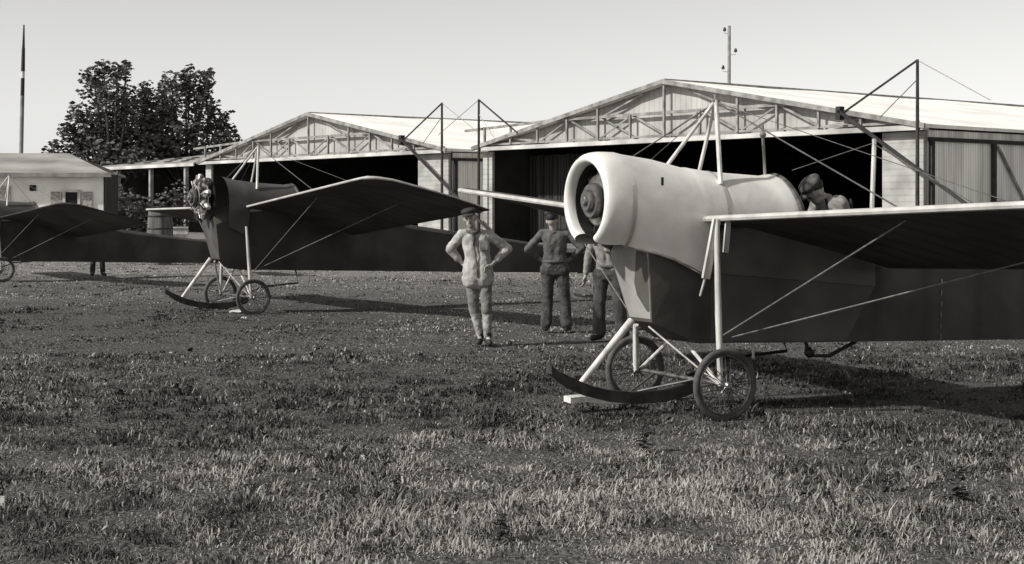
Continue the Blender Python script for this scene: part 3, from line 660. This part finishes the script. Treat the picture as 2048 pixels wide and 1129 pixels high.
    # landing gear
    for sg in (1, -1):
        b = MB(); b.tube([PT(-.02, sg * .70, .30), PT(-.025, sg * .68 if cowled else sg * .61, .9), PT(-.03, sg * .66 if cowled else sg * .52, strut_top + dz * .6)], [.024, .030, .024], 10, 1.0)
        b.build('landing_strut', M['ash'], root)
        b = MB(); b.tube([PT(0, sg * .10, .64 + dz), PT(0, sg * .66, .31)], .017, 8); b.build('landing_strut', M['ash'], root)
        b = MB(); b.tube([PT(-.36, sg * .10, .77 + dz), PT(-.02, sg * .66, .31)], .008 if sg > 0 else .016, 8); b.build('landing_strut', M['ash'], root)
        hc = PT(0, sg * .74, .31)
        wh = MB(); wh.lathe([(-.07, 0), (-.07, .022), (-.05, .035), (.05, .035), (.07, .022), (.07, 0)], hc, (0, 1, 0), 16); whe = wh.build('wheel', M['steel'], root)
        b = MB(); b.torus(hc, (0, 1, 0), .282, .029, 48, 12); b.build('tyre', M['rubber'], whe)
        b = MB(); b.torus(hc, (0, 1, 0), .249, .011, 48, 8, 1.6); b.build('rim', M['steel'], whe)
        b = MB()
        for k in range(28):
            t = 2 * math.pi * k / 28; t2 = t + (.5 if k % 2 else -.5); sd_ = .05 if k % 4 < 2 else -.05
            b.tube([hc + Vector((math.cos(t2) * .033, sd_, math.sin(t2) * .033)), hc + Vector((math.cos(t) * .24, 0, math.sin(t) * .24))], .0036, 4)
        b.build('spokes', M['plate'], whe)
    b = MB(); b.tube([PT(0, -.74, .31), PT(0, .74, .31)], .02, 10); b.build('axle', M['steel'], root)
    sk = [(-1.28, .43), (-1.2, .375), (-1.08, .305), (-.92, .235), (-.72, .18), (-.45, .145), (-.15, .15), (.05, .185), (.2, .235)]
    b = MB(); rings = []
    for (u, z) in sk:
        hw, hh = .05, .05 if u > -1.1 else .035
        rings.append([PT(u, y, z + q) for (y, q) in ((-hw, -hh), (hw, -hh), (hw, hh), (-hw, hh))])
    b.loft(rings, caps=True); b.build('skid', M['darkwood'], root, 30)
    b = MB(); b.tube([PT(-.47, 0, .82 + dz), PT(-.98, 0, .29)], [.034, .027], 10); b.build('skid_strut', M['ash'], root)
    b = MB(); b.tube([PT(-.5, 0, .19), PT(-.06, .3, .31)], .010, 6); b.tube([PT(-.5, 0, .19), PT(-.06, -.3, .31)], .010, 6); b.tube([PT(.18, 0, .24), PT(.02, 0, .31)], .018, 6); b.build('skid_brace', M['wire'], root)
    # stirrup and rear lever under the fuselage
    b = MB()
    if cowled: b.tube([PT(1.15, .3, .62 + dz), PT(1.2, .3, .47), PT(1.42, .3, .46), PT(1.75, .25, .57 + dz)], .018, 6)
    b.tube([PT(1.05, .1, .62 + dz), PT(1.1, .1, .50), PT(.5, .0, .45), PT(.1, 0, .31)], .016, 6)
    if cowled: b.ball(PT(1.2, .3, .5), .05, 8, 6)
    b.build('stirrup', M['iron'], root)
    b = MB(); b.tube([PT(1.21, .32, .5), PT(1.21, .36, .66)], .013, 6); b.tube([PT(.55, .36, .48), PT(.55, .36, .60)], .012, 6); b.build('pulley_stem', M['ash'], root)
    # tail
    b = MB()
    for sg in (1, -1):
        pl = [(6.3, .05), (6.45, .9), (6.7, 1.45), (7.05, 1.55), (7.3, 1.35), (7.25, .08)]
        zz = .86 + dz
        top = [PT(u, sg * v, zz + .02) for u, v in pl]; bot = [PT(u, sg * v, zz - .02) for u, v in pl]
        b.loft([bot, top], caps=True)
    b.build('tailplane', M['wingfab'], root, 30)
    b = MB(); pl = [(7.1, .40), (7.08, .95), (7.18, 1.14), (7.45, 1.2), (7.68, 1.05), (7.72, .7), (7.6, .42)]
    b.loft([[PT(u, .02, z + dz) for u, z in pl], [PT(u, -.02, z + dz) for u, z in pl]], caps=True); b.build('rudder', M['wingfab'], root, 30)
    b = MB(); b.tube([PT(6.6, 0, .46 + dz), PT(6.85, 0, .12), PT(7.05, 0, .03)], [.025, .022, .03], 8); b.build('tail_skid', M['ash'], root)
    return root, PT
near, PT = monoplane((1.462, 13.665, 0), 26, 'nearest monoplane with bright round metal engine cowling, its wing running out of frame', True, 0.0, 1.7, 4.0)
mid, _ = monoplane((-4.73, 26.61, 0), 32, 'middle monoplane with bare exposed rotary engine and raised dark wing', False, 0.13, 5.4, -0.6, strut_top=1.42, deckmat='deck_grey', fus='fabric_far')
far, _ = monoplane((-12.92, 38.6, 0), 35, 'farthest monoplane at the left edge, nose cut off by the frame', False, -0.12, 4.4, 2.0, 'far', strut_top=1.42, deckmat='deck_grey', fus='fabric_far')

# ------------------------------------------------------------------ people
def remesh(name, prims, voxel, m, parent, smooth=6, rough=0.0):
    b = MB()
    for p in prims:
        if p[0] == 'c': b.capsule(*p[1:])
        else: b.ball(p[1], p[2], 16, 10, p[3] if len(p) > 3 else None)
    o = b.build(name, m, None, 0)
    rm = o.modifiers.new('r', 'REMESH'); rm.mode = 'VOXEL'; rm.voxel_size = voxel
    sm = o.modifiers.new('s', 'SMOOTH'); sm.iterations = smooth; sm.factor = 0.5
    if rough:
        tx = bpy.data.textures.new('folds', 'CLOUDS'); tx.noise_scale = 0.075
        d = o.modifiers.new('d', 'DISPLACE'); d.texture = tx; d.strength = rough; d.mid_level = 0.5; d.texture_coords = 'LOCAL'
    bpy.context.view_layer.update()
    dg = bpy.context.evaluated_depsgraph_get()
    me = bpy.data.meshes.new_from_object(o.evaluated_get(dg)); old = o.data
    o.modifiers.clear(); o.data = me; bpy.data.meshes.remove(old); me.name = name
    me.polygons.foreach_set('use_smooth', [True] * len(me.polygons))
    if not me.materials: me.materials.append(m)
    o.parent = parent
    return o

def hand(w, d, side, curl=0.6):
    """palm, four bent fingers and a thumb; d points along the forearm, side is the thumb side"""
    w = Vector(w); d = Vector(d).normalized(); sd_ = Vector(side); sd_ = (sd_ - d * sd_.dot(d)).normalized(); nn = d.cross(sd_)
    out = [('c', w, w + d * .05, .024, .030), ('c', w + d * .05 + sd_ * .022, w + d * .085 + sd_ * .026, .018, .014), ('c', w + d * .05 - sd_ * .022, w + d * .08 - sd_ * .026, .018, .013)]
    for i, L in enumerate((.070, .080, .074, .058)):
        b0 = w + d * .088 + sd_ * (.027 - .018 * i)
        k1 = b0 + (d * math.cos(curl * .5) + nn * math.sin(curl * .5)) * L * .5
        k2 = k1 + (d * math.cos(curl * 1.4) + nn * math.sin(curl * 1.4)) * L * .5
        out += [('c', b0, k1, .0095, .009), ('c', k1, k2, .009, .008)]
    t0 = w + d * .03 + sd_ * .026; t1 = t0 + (d * .7 + sd_ * .7) * .035; t2 = t1 + (d * .9 + sd_ * .25 + nn * .3) * .03
    out += [('c', t0, t1, .013, .011), ('c', t1, t2, .011, .009)]
    return out

def person(label, loc, rz, J, shirt, trous, cap, sleeve=1.0, leg=(.092, .075, .058), gaiter=None, face=Vector((0, -1, 0)), group='men around the aeroplanes', shirt_low=None, braces=False, vis=True, loose=1.0):
    """J: joints in the person's own axes, facing -Y"""
    root = empty('person', loc, rz); tag(root, label, 'person', group)
    V = {k: Vector(v) for k, v in J.items()}
    f = face.normalized(); hd = V['head']; up = (hd - V['neck']).normalized()
    rt = f.cross(up).normalized(); up = rt.cross(f).normalized()
    rot = Matrix((rt, -f, up)).transposed()
    def hp(x, y, z): return hd + rt * x + f * y + up * z
    body = [('b', hd + up * .02, (.076, .094, .105), rot), ('b', hp(0, .03, -.065), (.055, .058, .055), rot), ('b', hp(0, .095, -.015), (.013, .018, .026), rot), ('b', hp(0, .075, -.055), (.026, .018, .010), rot),
            ('b', hp(0, .078, .022), (.055, .016, .012), rot), ('b', hp(.077, -.005, -.01), (.012, .022, .032), rot), ('b', hp(-.077, -.005, -.01), (.012, .022, .032), rot), ('b', hp(0, .062, -.095), (.025, .022, .02), rot)]
    body += [('c', V['neck'], hd - up * .03, .055, .052), ('c', V['chest'], V['waist'], .085, .08), ('c', V['waist'], V['pelvis'], .08, .09), ('c', V['sh_l'], V['sh_r'], .035, .035), ('c', V['neck'], V['chest'], .052, .08)]
    shirt_p = [('c', V['chest'] + Vector((-.07, 0, .02)), V['waist'] + Vector((-.05, 0, 0)), .118, .112), ('c', V['chest'] + Vector((.07, 0, .02)), V['waist'] + Vector((.05, 0, 0)), .118, .112),
               ('c', V['sh_l'], V['neck'] - Vector((0, 0, .03)), .072, .068), ('c', V['sh_r'], V['neck'] - Vector((0, 0, .03)), .072, .068)]
    shirt_p += [('c', V['neck'] - Vector((0, 0, .05)), V['chest'], .078, .13)]
    lowp = V['pelvis'] + Vector((0, 0, .02 if shirt_low is None else shirt_low))
    shirt_p += [('c', V['waist'] + Vector((-.06, 0, 0)), lowp + Vector((-.065, 0, 0)), .116 * loose, .128 * loose + (.012 if shirt_low else 0)), ('c', V['waist'] + Vector((.06, 0, 0)), lowp + Vector((.065, 0, 0)), .116 * loose, .128 * loose + (.012 if shirt_low else 0))]
    for s in 'lr':
        body += [('c', V['sh_' + s], V['el_' + s], .036, .034), ('c', V['el_' + s], V['ha_' + s], .034, .026)]
        dirv = V.get('hd_' + s, V['ha_' + s] * 2 - V['el_' + s]) - V['ha_' + s]
        body += hand(V['ha_' + s], dirv, V.get('th_' + s, Vector((0, -1, 0.3))))
        e = V['el_' + s].lerp(V['ha_' + s], max(0.02, (sleeve - .5) * 1.8))
        shirt_p += [('c', V['sh_' + s], V['el_' + s], .064 * loose, .058 * loose)]
        if sleeve > .5: shirt_p += [('c', V['el_' + s], e, .057 * loose, .044 * loose)]
    if vis:
        tr = [('c', V['hip_l'], V['hip_r'], .125, .125), ('c', V['pelvis'] + Vector((-.05, 0, .05)), V['pelvis'] + Vector((.05, 0, .05)), .13, .13)]
        bo = []; ga = []
        for s in 'lr':
            body += [('c', V['hip_' + s], V['kn_' + s], .06, .045), ('c', V['kn_' + s], V['an_' + s], .042, .034)]
            ank = V['an_' + s]; tow = V['to_' + s]
            body += [('c', ank, tow, .035, .03)]
            low = V['kn_' + s].lerp(ank, .94 if gaiter is None else .12)
            tr += [('c', V['hip_' + s], V['kn_' + s], leg[0] + .012, leg[1]), ('c', V['kn_' + s], low, leg[1], leg[2] if gaiter is None else leg[1])]
            if gaiter is not None: ga += [('c', V['kn_' + s].lerp(ank, .1), V['kn_' + s].lerp(ank, .45), .062, .064), ('c', V['kn_' + s].lerp(ank, .45), ank, .064, .05)]
            bo += [('c', ank + Vector((0, 0, .06)), ank - Vector((0, 0, .02)), .052, .05), ('c', ank - Vector((0, 0, .03)), tow, .046, .040), ('c', ank - Vector((0, -.03, .035)), ank - Vector((0, 0, .035)), .042, .044)]
    bo_ = remesh('body', body, .0075, M['skin'], root, 3)
    remesh('shirt', shirt_p, .012, shirt, root, 7, 0.018)
    b = MB(); b.torus(V['neck'] + Vector((0, -.005, -.012)), (hd - V['neck']), .066, .017, 20, 8, 1.3); b.build('collar', shirt, root)
    if vis:
        b = MB(); b.torus(V['pelvis'] + Vector((0, 0, .085)), (0, 0, 1), .145, .018, 28, 6, 1.4)
        for i_, v_ in enumerate(b.v): b.v[i_] = ((v_[0] - V['pelvis'].x) * 1.22 + V['pelvis'].x, (v_[1] - V['pelvis'].y) * .92 + V['pelvis'].y, v_[2])
        if shirt_low is None: b.build('belt', M['leather'], root)
        remesh('trousers', tr, .012, trous, root, 6, 0.017)
        remesh('boots', bo, .012, M['boot'], root, 3)
        if ga: remesh('gaiters', ga, .013, gaiter, root, 3, 0.03)
    for sx in (-1, 1):
        b = MB(); b.ball(hp(sx * .031, .084, .006), (.012, .010, .008), 8, 6, rot); b.build('eye', M['boot'], bo_)
    b = MB(); b.ball(hd + up * .045 - f * .022, (.080, .094, .085), 16, 10, rot); b.build('hair', M['hair'], root)
    # flat peaked cap
    if cap is not None:
        b = MB()
        b.ball(hd + up * .098 - f * .008, (.108, .118, .048), 18, 8, rot); b.ball(hd + up * .072, (.088, .104, .040), 18, 8, rot)
        pk = []
        for k in range(9):
            t = R(-62 + 15.5 * k); pk.append([hp(math.sin(t) * .088, math.cos(t) * .10, .068), hp(math.sin(t) * .094, math.cos(t) * .155, .045), hp(math.sin(t) * .094, math.cos(t) * .155, .038), hp(math.sin(t) * .086, math.cos(t) * .098, .058)])
        b.loft(pk, caps=True); b.build('cap', cap, root, 50)
    if braces:
        for sx in (-1, 1):
            b = MB(); c0 = V['waist'] + Vector((sx * .08, 0, -.05)); c1 = V['chest'] + Vector((sx * .085, 0, .12))
            b.beam(c0 + Vector((0, -.135, 0)), c1 + Vector((0, -.14, -.02)), .03, .008, Vector((0, 1, 0))); b.beam(c0 + Vector((0, .135, 0)), c1 + Vector((0, .14, -.02)), .03, .008, Vector((0, 1, 0))); b.build('braces', M['boot'], root, 0)
    return root

# man standing hands on hips, facing the camera
p1 = at(965, 20.4)
J = dict(head=(-.165, -.05, 1.665), neck=(-.13, 0, 1.50), chest=(-.09, 0, 1.36), waist=(-.06, -.01, 1.10), pelvis=(-.06, 0, .95),
         sh_l=(-.275, 0, 1.455), el_l=(-.43, .10, 1.255), ha_l=(-.26, .12, 1.06), hd_l=(-.18, .08, 1.0), th_l=(0, .2, -1),
         sh_r=(.085, 0, 1.445), el_r=(.335, .08, 1.265), ha_r=(.12, -.08, 1.055), hd_r=(.04, -.13, 1.01), th_r=(0, .6, -1),
         hip_l=(-.15, 0, .92), kn_l=(-.115, .02, .49), an_l=(-.03, .04, .10), to_l=(-.045, -.10, .045),
         hip_r=(.03, 0, .92), kn_r=(.055, -.06, .49), an_r=(.07, -.05, .10), to_r=(.10, -.21, .045))
m1 = person('man facing the camera with hands on hips, pale blouse and peaked cap', p1, 0, J, M['blouse'], M['trousers'], M['cap'], sleeve=.86, leg=(.086, .072, .06), gaiter=M['gaiter'], shirt_low=-.08, loose=1.1, face=Vector((-.1, -1, -.05)))
b = MB(); b.tube([(-.22, -.02, 1.50), (-.17, -.10, 1.50), (-.12, -.115, 1.475), (-.06, -.08, 1.50), (-.03, .0, 1.51)], .022, 8); b.tube([(-.13, -.115, 1.48), (-.11, -.135, 1.40), (-.12, -.14, 1.31)], [.022, .018, .01], 8); b.build('neckerchief', M['shirt2'], m1)
b = MB(); b.tube([(-.115, -.128, 1.36), (-.095, -.142, 1.22), (-.075, -.142, 1.08), (-.065, -.150, .90)], .011, 6); b.build('placket', M['shirt2'], m1)
b = MB(); b.box((.015, -.125, 1.31), (.10, .02, .11), Euler((0, 0, .25)).to_matrix()); b.build('pocket', M['blouse'], m1, 0)
b = MB(); b.tube([(-.185, -.145, 1.605), (-.165, -.158, 1.61), (-.145, -.145, 1.605)], [.006, .011, .006], 6); b.build('moustache', M['hair'], m1)
# man seen from behind by the nose
p2 = at(1110, 22.6)
J = dict(head=(.04, .07, 1.62), neck=(.02, .03, 1.47), chest=(0, .02, 1.34), waist=(0, 0, 1.10), pelvis=(0, 0, .94),
         sh_l=(-.19, .0, 1.43), el_l=(-.40, .03, 1.22), ha_l=(-.22, -.10, 1.06), hd_l=(-.15, -.14, 1.03), sh_r=(.19, 0, 1.43), el_r=(.40, .03, 1.20), ha_r=(.22, -.10, 1.05), hd_r=(.15, -.14, 1.02),
         hip_l=(-.10, 0, .9), kn_l=(-.145, -.02, .48), an_l=(-.17, .03, .09), to_l=(-.20, -.12, .045),
         hip_r=(.10, 0, .9), kn_r=(.11, -.02, .48), an_r=(.13, .03, .09), to_r=(.16, -.12, .045))
person('man with his back turned in dark dungarees, just left of the nearest cowling', p2, R(180 - 6), J, M['shirt2'], M['dungaree'], M['cap'], sleeve=.9, leg=(.092, .083, .088), face=Vector((-.15, -1, -.25)))
p2v = at(1110, 22.6)
# man under the cowling
p3 = at(1217, 21.0)
J = dict(head=(.05, -.20, 1.55), neck=(.02, -.10, 1.44), chest=(0, -.05, 1.31), waist=(0, 0, 1.08), pelvis=(.01, .02, .93),
         sh_l=(-.20, -.05, 1.40), el_l=(-.27, -.06, 1.13), ha_l=(-.29, -.12, .88), sh_r=(.20, -.06, 1.40), el_r=(.30, -.12, 1.17), ha_r=(.16, -.30, 1.2),
         hip_l=(-.10, 0, .9), kn_l=(-.125, -.02, .48), an_l=(-.14, .03, .09), to_l=(-.19, -.12, .045),
         hip_r=(.11, 0, .9), kn_r=(.16, -.02, .48), an_r=(.20, .03, .09), to_r=(.17, -.13, .045))
person('man half hidden behind the nearest cowling, pale shirt and wide dark trousers', p3, R(-20), J, M['shirt3b'], M['dungaree'], M['cap2'], sleeve=.95, leg=(.094, .088, .092), face=Vector((.2, -1, -.3)))
# man in the cockpit of the nearest plane
def wl(u, v, z): return near_mat @ PT(u, v, z)
near_mat = Matrix.Translation((1.462, 13.665, 0)) @ Matrix.Rotation(R(26), 4, 'Z')
p4 = wl(1.60, .06, 0.98)
# own axes: facing -Y turned so that -Y points to the nose
J = dict(head=(0, -.16, .97), neck=(0, -.04, .89), chest=(0, .04, .80), waist=(0, .16, .46), pelvis=(0, .18, .30),
         sh_l=(-.17, -.01, .84), el_l=(-.24, -.08, .54), ha_l=(-.12, -.28, .46), sh_r=(.17, -.01, .84), el_r=(.24, -.08, .54), ha_r=(.12, -.28, .46),
         hip_l=(-.09, .18, .26), hip_r=(.09, .18, .26), kn_l=(-.12, -.25, .3), kn_r=(.12, -.25, .3), an_l=(-.1, -.35, -.02), an_r=(.1, -.35, -.02), to_l=(-.1, -.48, -.06), to_r=(.1, -.48, -.06))
person('man bending forward in the open cockpit of the nearest monoplane', p4, R(26 - 90), J, M['shirt3'], M['dungaree'], M['cap2'], sleeve=.95, face=Vector((-.3, -1, -1.1)), braces=True)
# man behind the farthest plane, only his legs show below the fuselage
p5 = at(195, 41.6)
J = dict(head=(0, -.03, 1.58), neck=(0, 0, 1.44), chest=(0, 0, 1.31), waist=(0, 0, 1.06), pelvis=(0, 0, .92),
         sh_l=(-.19, .0, 1.40), el_l=(-.24, .02, 1.12), ha_l=(-.24, -.06, .88), sh_r=(.19, 0, 1.40), el_r=(.24, .02, 1.12), ha_r=(.24, -.06, .88),
         hip_l=(-.09, 0, .88), kn_l=(-.11, -.02, .47), an_l=(-.13, .03, .09), to_l=(-.15, -.12, .045),
         hip_r=(.09, 0, .88), kn_r=(.12, -.02, .47), an_r=(.14, .03, .09), to_r=(.2, -.12, .045))
person('man behind the farthest monoplane, only his dark trouser legs showing below it', p5, R(15), J, M['shirt2'], M['dungaree'], M['cap'], leg=(.09, .075, .07))

# ------------------------------------------------------------------ small things on the field
def plank(name, label, cat, px, D, z, size, rz, tilt=0.0, m='whiteboard', group=None):
    b = MB(); n = 5; rings = []
    for i in range(n):
        x = -size[0] / 2 + size[0] * i / (n - 1); zz = x * tilt + .01 * math.sin(i * 1.7)
        yy = .012 * math.sin(i * 2.9)
        rings.append([(x, -size[1] / 2 + yy, zz), (x, size[1] / 2 + yy, zz), (x, size[1] / 2 + yy, zz + size[2]), (x, -size[1] / 2 + yy, zz + size[2])])
    b.loft(rings, caps=True); q = at(px, D)
    o = b.build(name, M[m], None, 30, (q.x, q.y, z), rz); tag(o, label, cat, group); return o
plank('plank', 'pale plank lying in the grass under the skid of the nearest monoplane', 'plank', 1197, 13.75, .075, (.60, .16, .05), R(20), -.03)
plank('paper', 'white scrap lying left of the wheels of the middle monoplane', 'litter', 408, 27.6, .05, (.36, .3, .02), R(10), .05)
plank('paper', 'white scrap lying at the foot of the middle monoplane front wheel', 'litter', 478, 26.3, .05, (.26, .2, .03), R(-20), .1)
plank('paper', 'smallest white scrap, lying in the grass just below the middle monoplane wheel', 'litter', 488, 24.6, .06, (.09, .08, .02), 0, .1)
def barrel(label, px, D, h, r, m):
    t = empty('barrel', at(px, D)); tag(t, label, 'barrel')
    b = MB(); b.lathe([(0, 0), (0, r * .86), (h * .25, r * .97), (h * .5, r), (h * .75, r * .97), (h, r * .86), (h, r * .80), (h - .04, r * .8), (h - .04, 0)], (0, 0, 0), (0, 0, 1), 24); b.build('staves', m, t)
    for q in (.1, .33, .67, .9):
        b = MB(); b.torus((0, 0, h * q), (0, 0, 1), r * (.9 + .1 * math.sin(math.pi * q)), .014, 28, 6, 2.0); b.build('hoop', M['iron'], t)
barrel('large grey barrel left of the exposed engine', 320, 50, 1.75, .42, M['staves'])
ct = empty('handcart', at(372, 52) - Vector((0, 0, .10)), R(8)); tag(ct, 'wooden handcart behind the tail of the farthest monoplane', 'cart')
b = MB(); b.box((0, 0, .72), (1.5, .8, .08)); b.box((0, -.38, .8), (1.5, .05, .16)); b.box((0, .38, .8), (1.5, .05, .16)); b.build('bed', M['timber'], ct, 0)
for s in (-1, 1):
    b = MB(); b.torus((.1, s * .48, .38), (0, 1, 0), .34, .035, 28, 6)
    for k in range(8): b.tube([(.1, s * .48, .38), (.1 + .34 * math.cos(k * .785), s * .48, .38 + .34 * math.sin(k * .785))], .018, 5)
    b.build('wheel', M['timber_dark'], ct)
b = MB(); b.tube([(-.75, .2, .72), (-1.5, .2, .5)], .03, 6); b.tube([(-.75, -.2, .72), (-1.5, -.2, .5)], .03, 6); b.build('handle', M['timber'], ct)
b = MB(); b.box((0, 0, .27), (.52, .5, .54)); cr = b.build('crate', M['whiteboard'], None, 0, ct.location + Vector((-.2, 0, .765)), R(12)); tag(cr, 'white box standing on the handcart left of the exposed engine', 'box')
b = MB()
for z in (.06, .27, .48): b.box((0, -.258, z), (.53, .015, .05))
b.build('batten', M['timber'], cr, 0)

def weed_mesh():
    lf = MB()
    for k in range(38):
        a = random.uniform(0, 6.28); zz = random.uniform(.02, .30); L = random.uniform(.06, .13) * (1.2 - zz * 1.6); el = random.uniform(-.1, .9)
        d = Vector((math.cos(a) * math.cos(el), math.sin(a) * math.cos(el), math.sin(el))); s_, w_ = frame(d)
        p0 = Vector((.01 * math.cos(a), .01 * math.sin(a), zz)); q = L * .38
        lf.add([p0, p0 + d * L * .45 + s_ * q, p0 + d * L - Vector((0, 0, L * .3)), p0 + d * L * .45 - s_ * q], [(0, 1, 2, 3)])
    st = MB()
    for k in range(3): st.tube([(0, 0, 0), (random.uniform(-.02, .02), random.uniform(-.02, .02), .16), (random.uniform(-.05, .05), random.uniform(-.05, .05), .33)], [.005, .004, .002], 5)
    return lf, st
lf, st = weed_mesh()
wd = empty('weed', (0, 0, 0)); tag(wd, 'dark leafy weed standing up out of the foreground grass', 'weed', 'dark weeds in the foreground grass')
lf.build('leaves', mat('dark weed leaves', g(0.05), .7, 0, 9, .4), wd, 0); st.build('stem', M['bark'], wd)
for i, (px, py) in enumerate(((1772, 985), (1690, 905), (1290, 900), (1912, 1000), (790, 985), (1000, 1080))):
    o = wd
    if i:
        o = wd.copy(); col.objects.link(o)
        for ch in wd.children:
            if ch.name.startswith(('leaves', 'stem')): c = ch.copy(); col.objects.link(c); c.parent = o
    D = F * H / (py - HY); q = at(px, D); o.location = (q.x, q.y, -.01); o.rotation_euler = (0, 0, i * 1.3); sc_ = .42 + .09 * (i % 4); o.scale = (sc_ * 1.3, sc_ * 1.3, sc_)
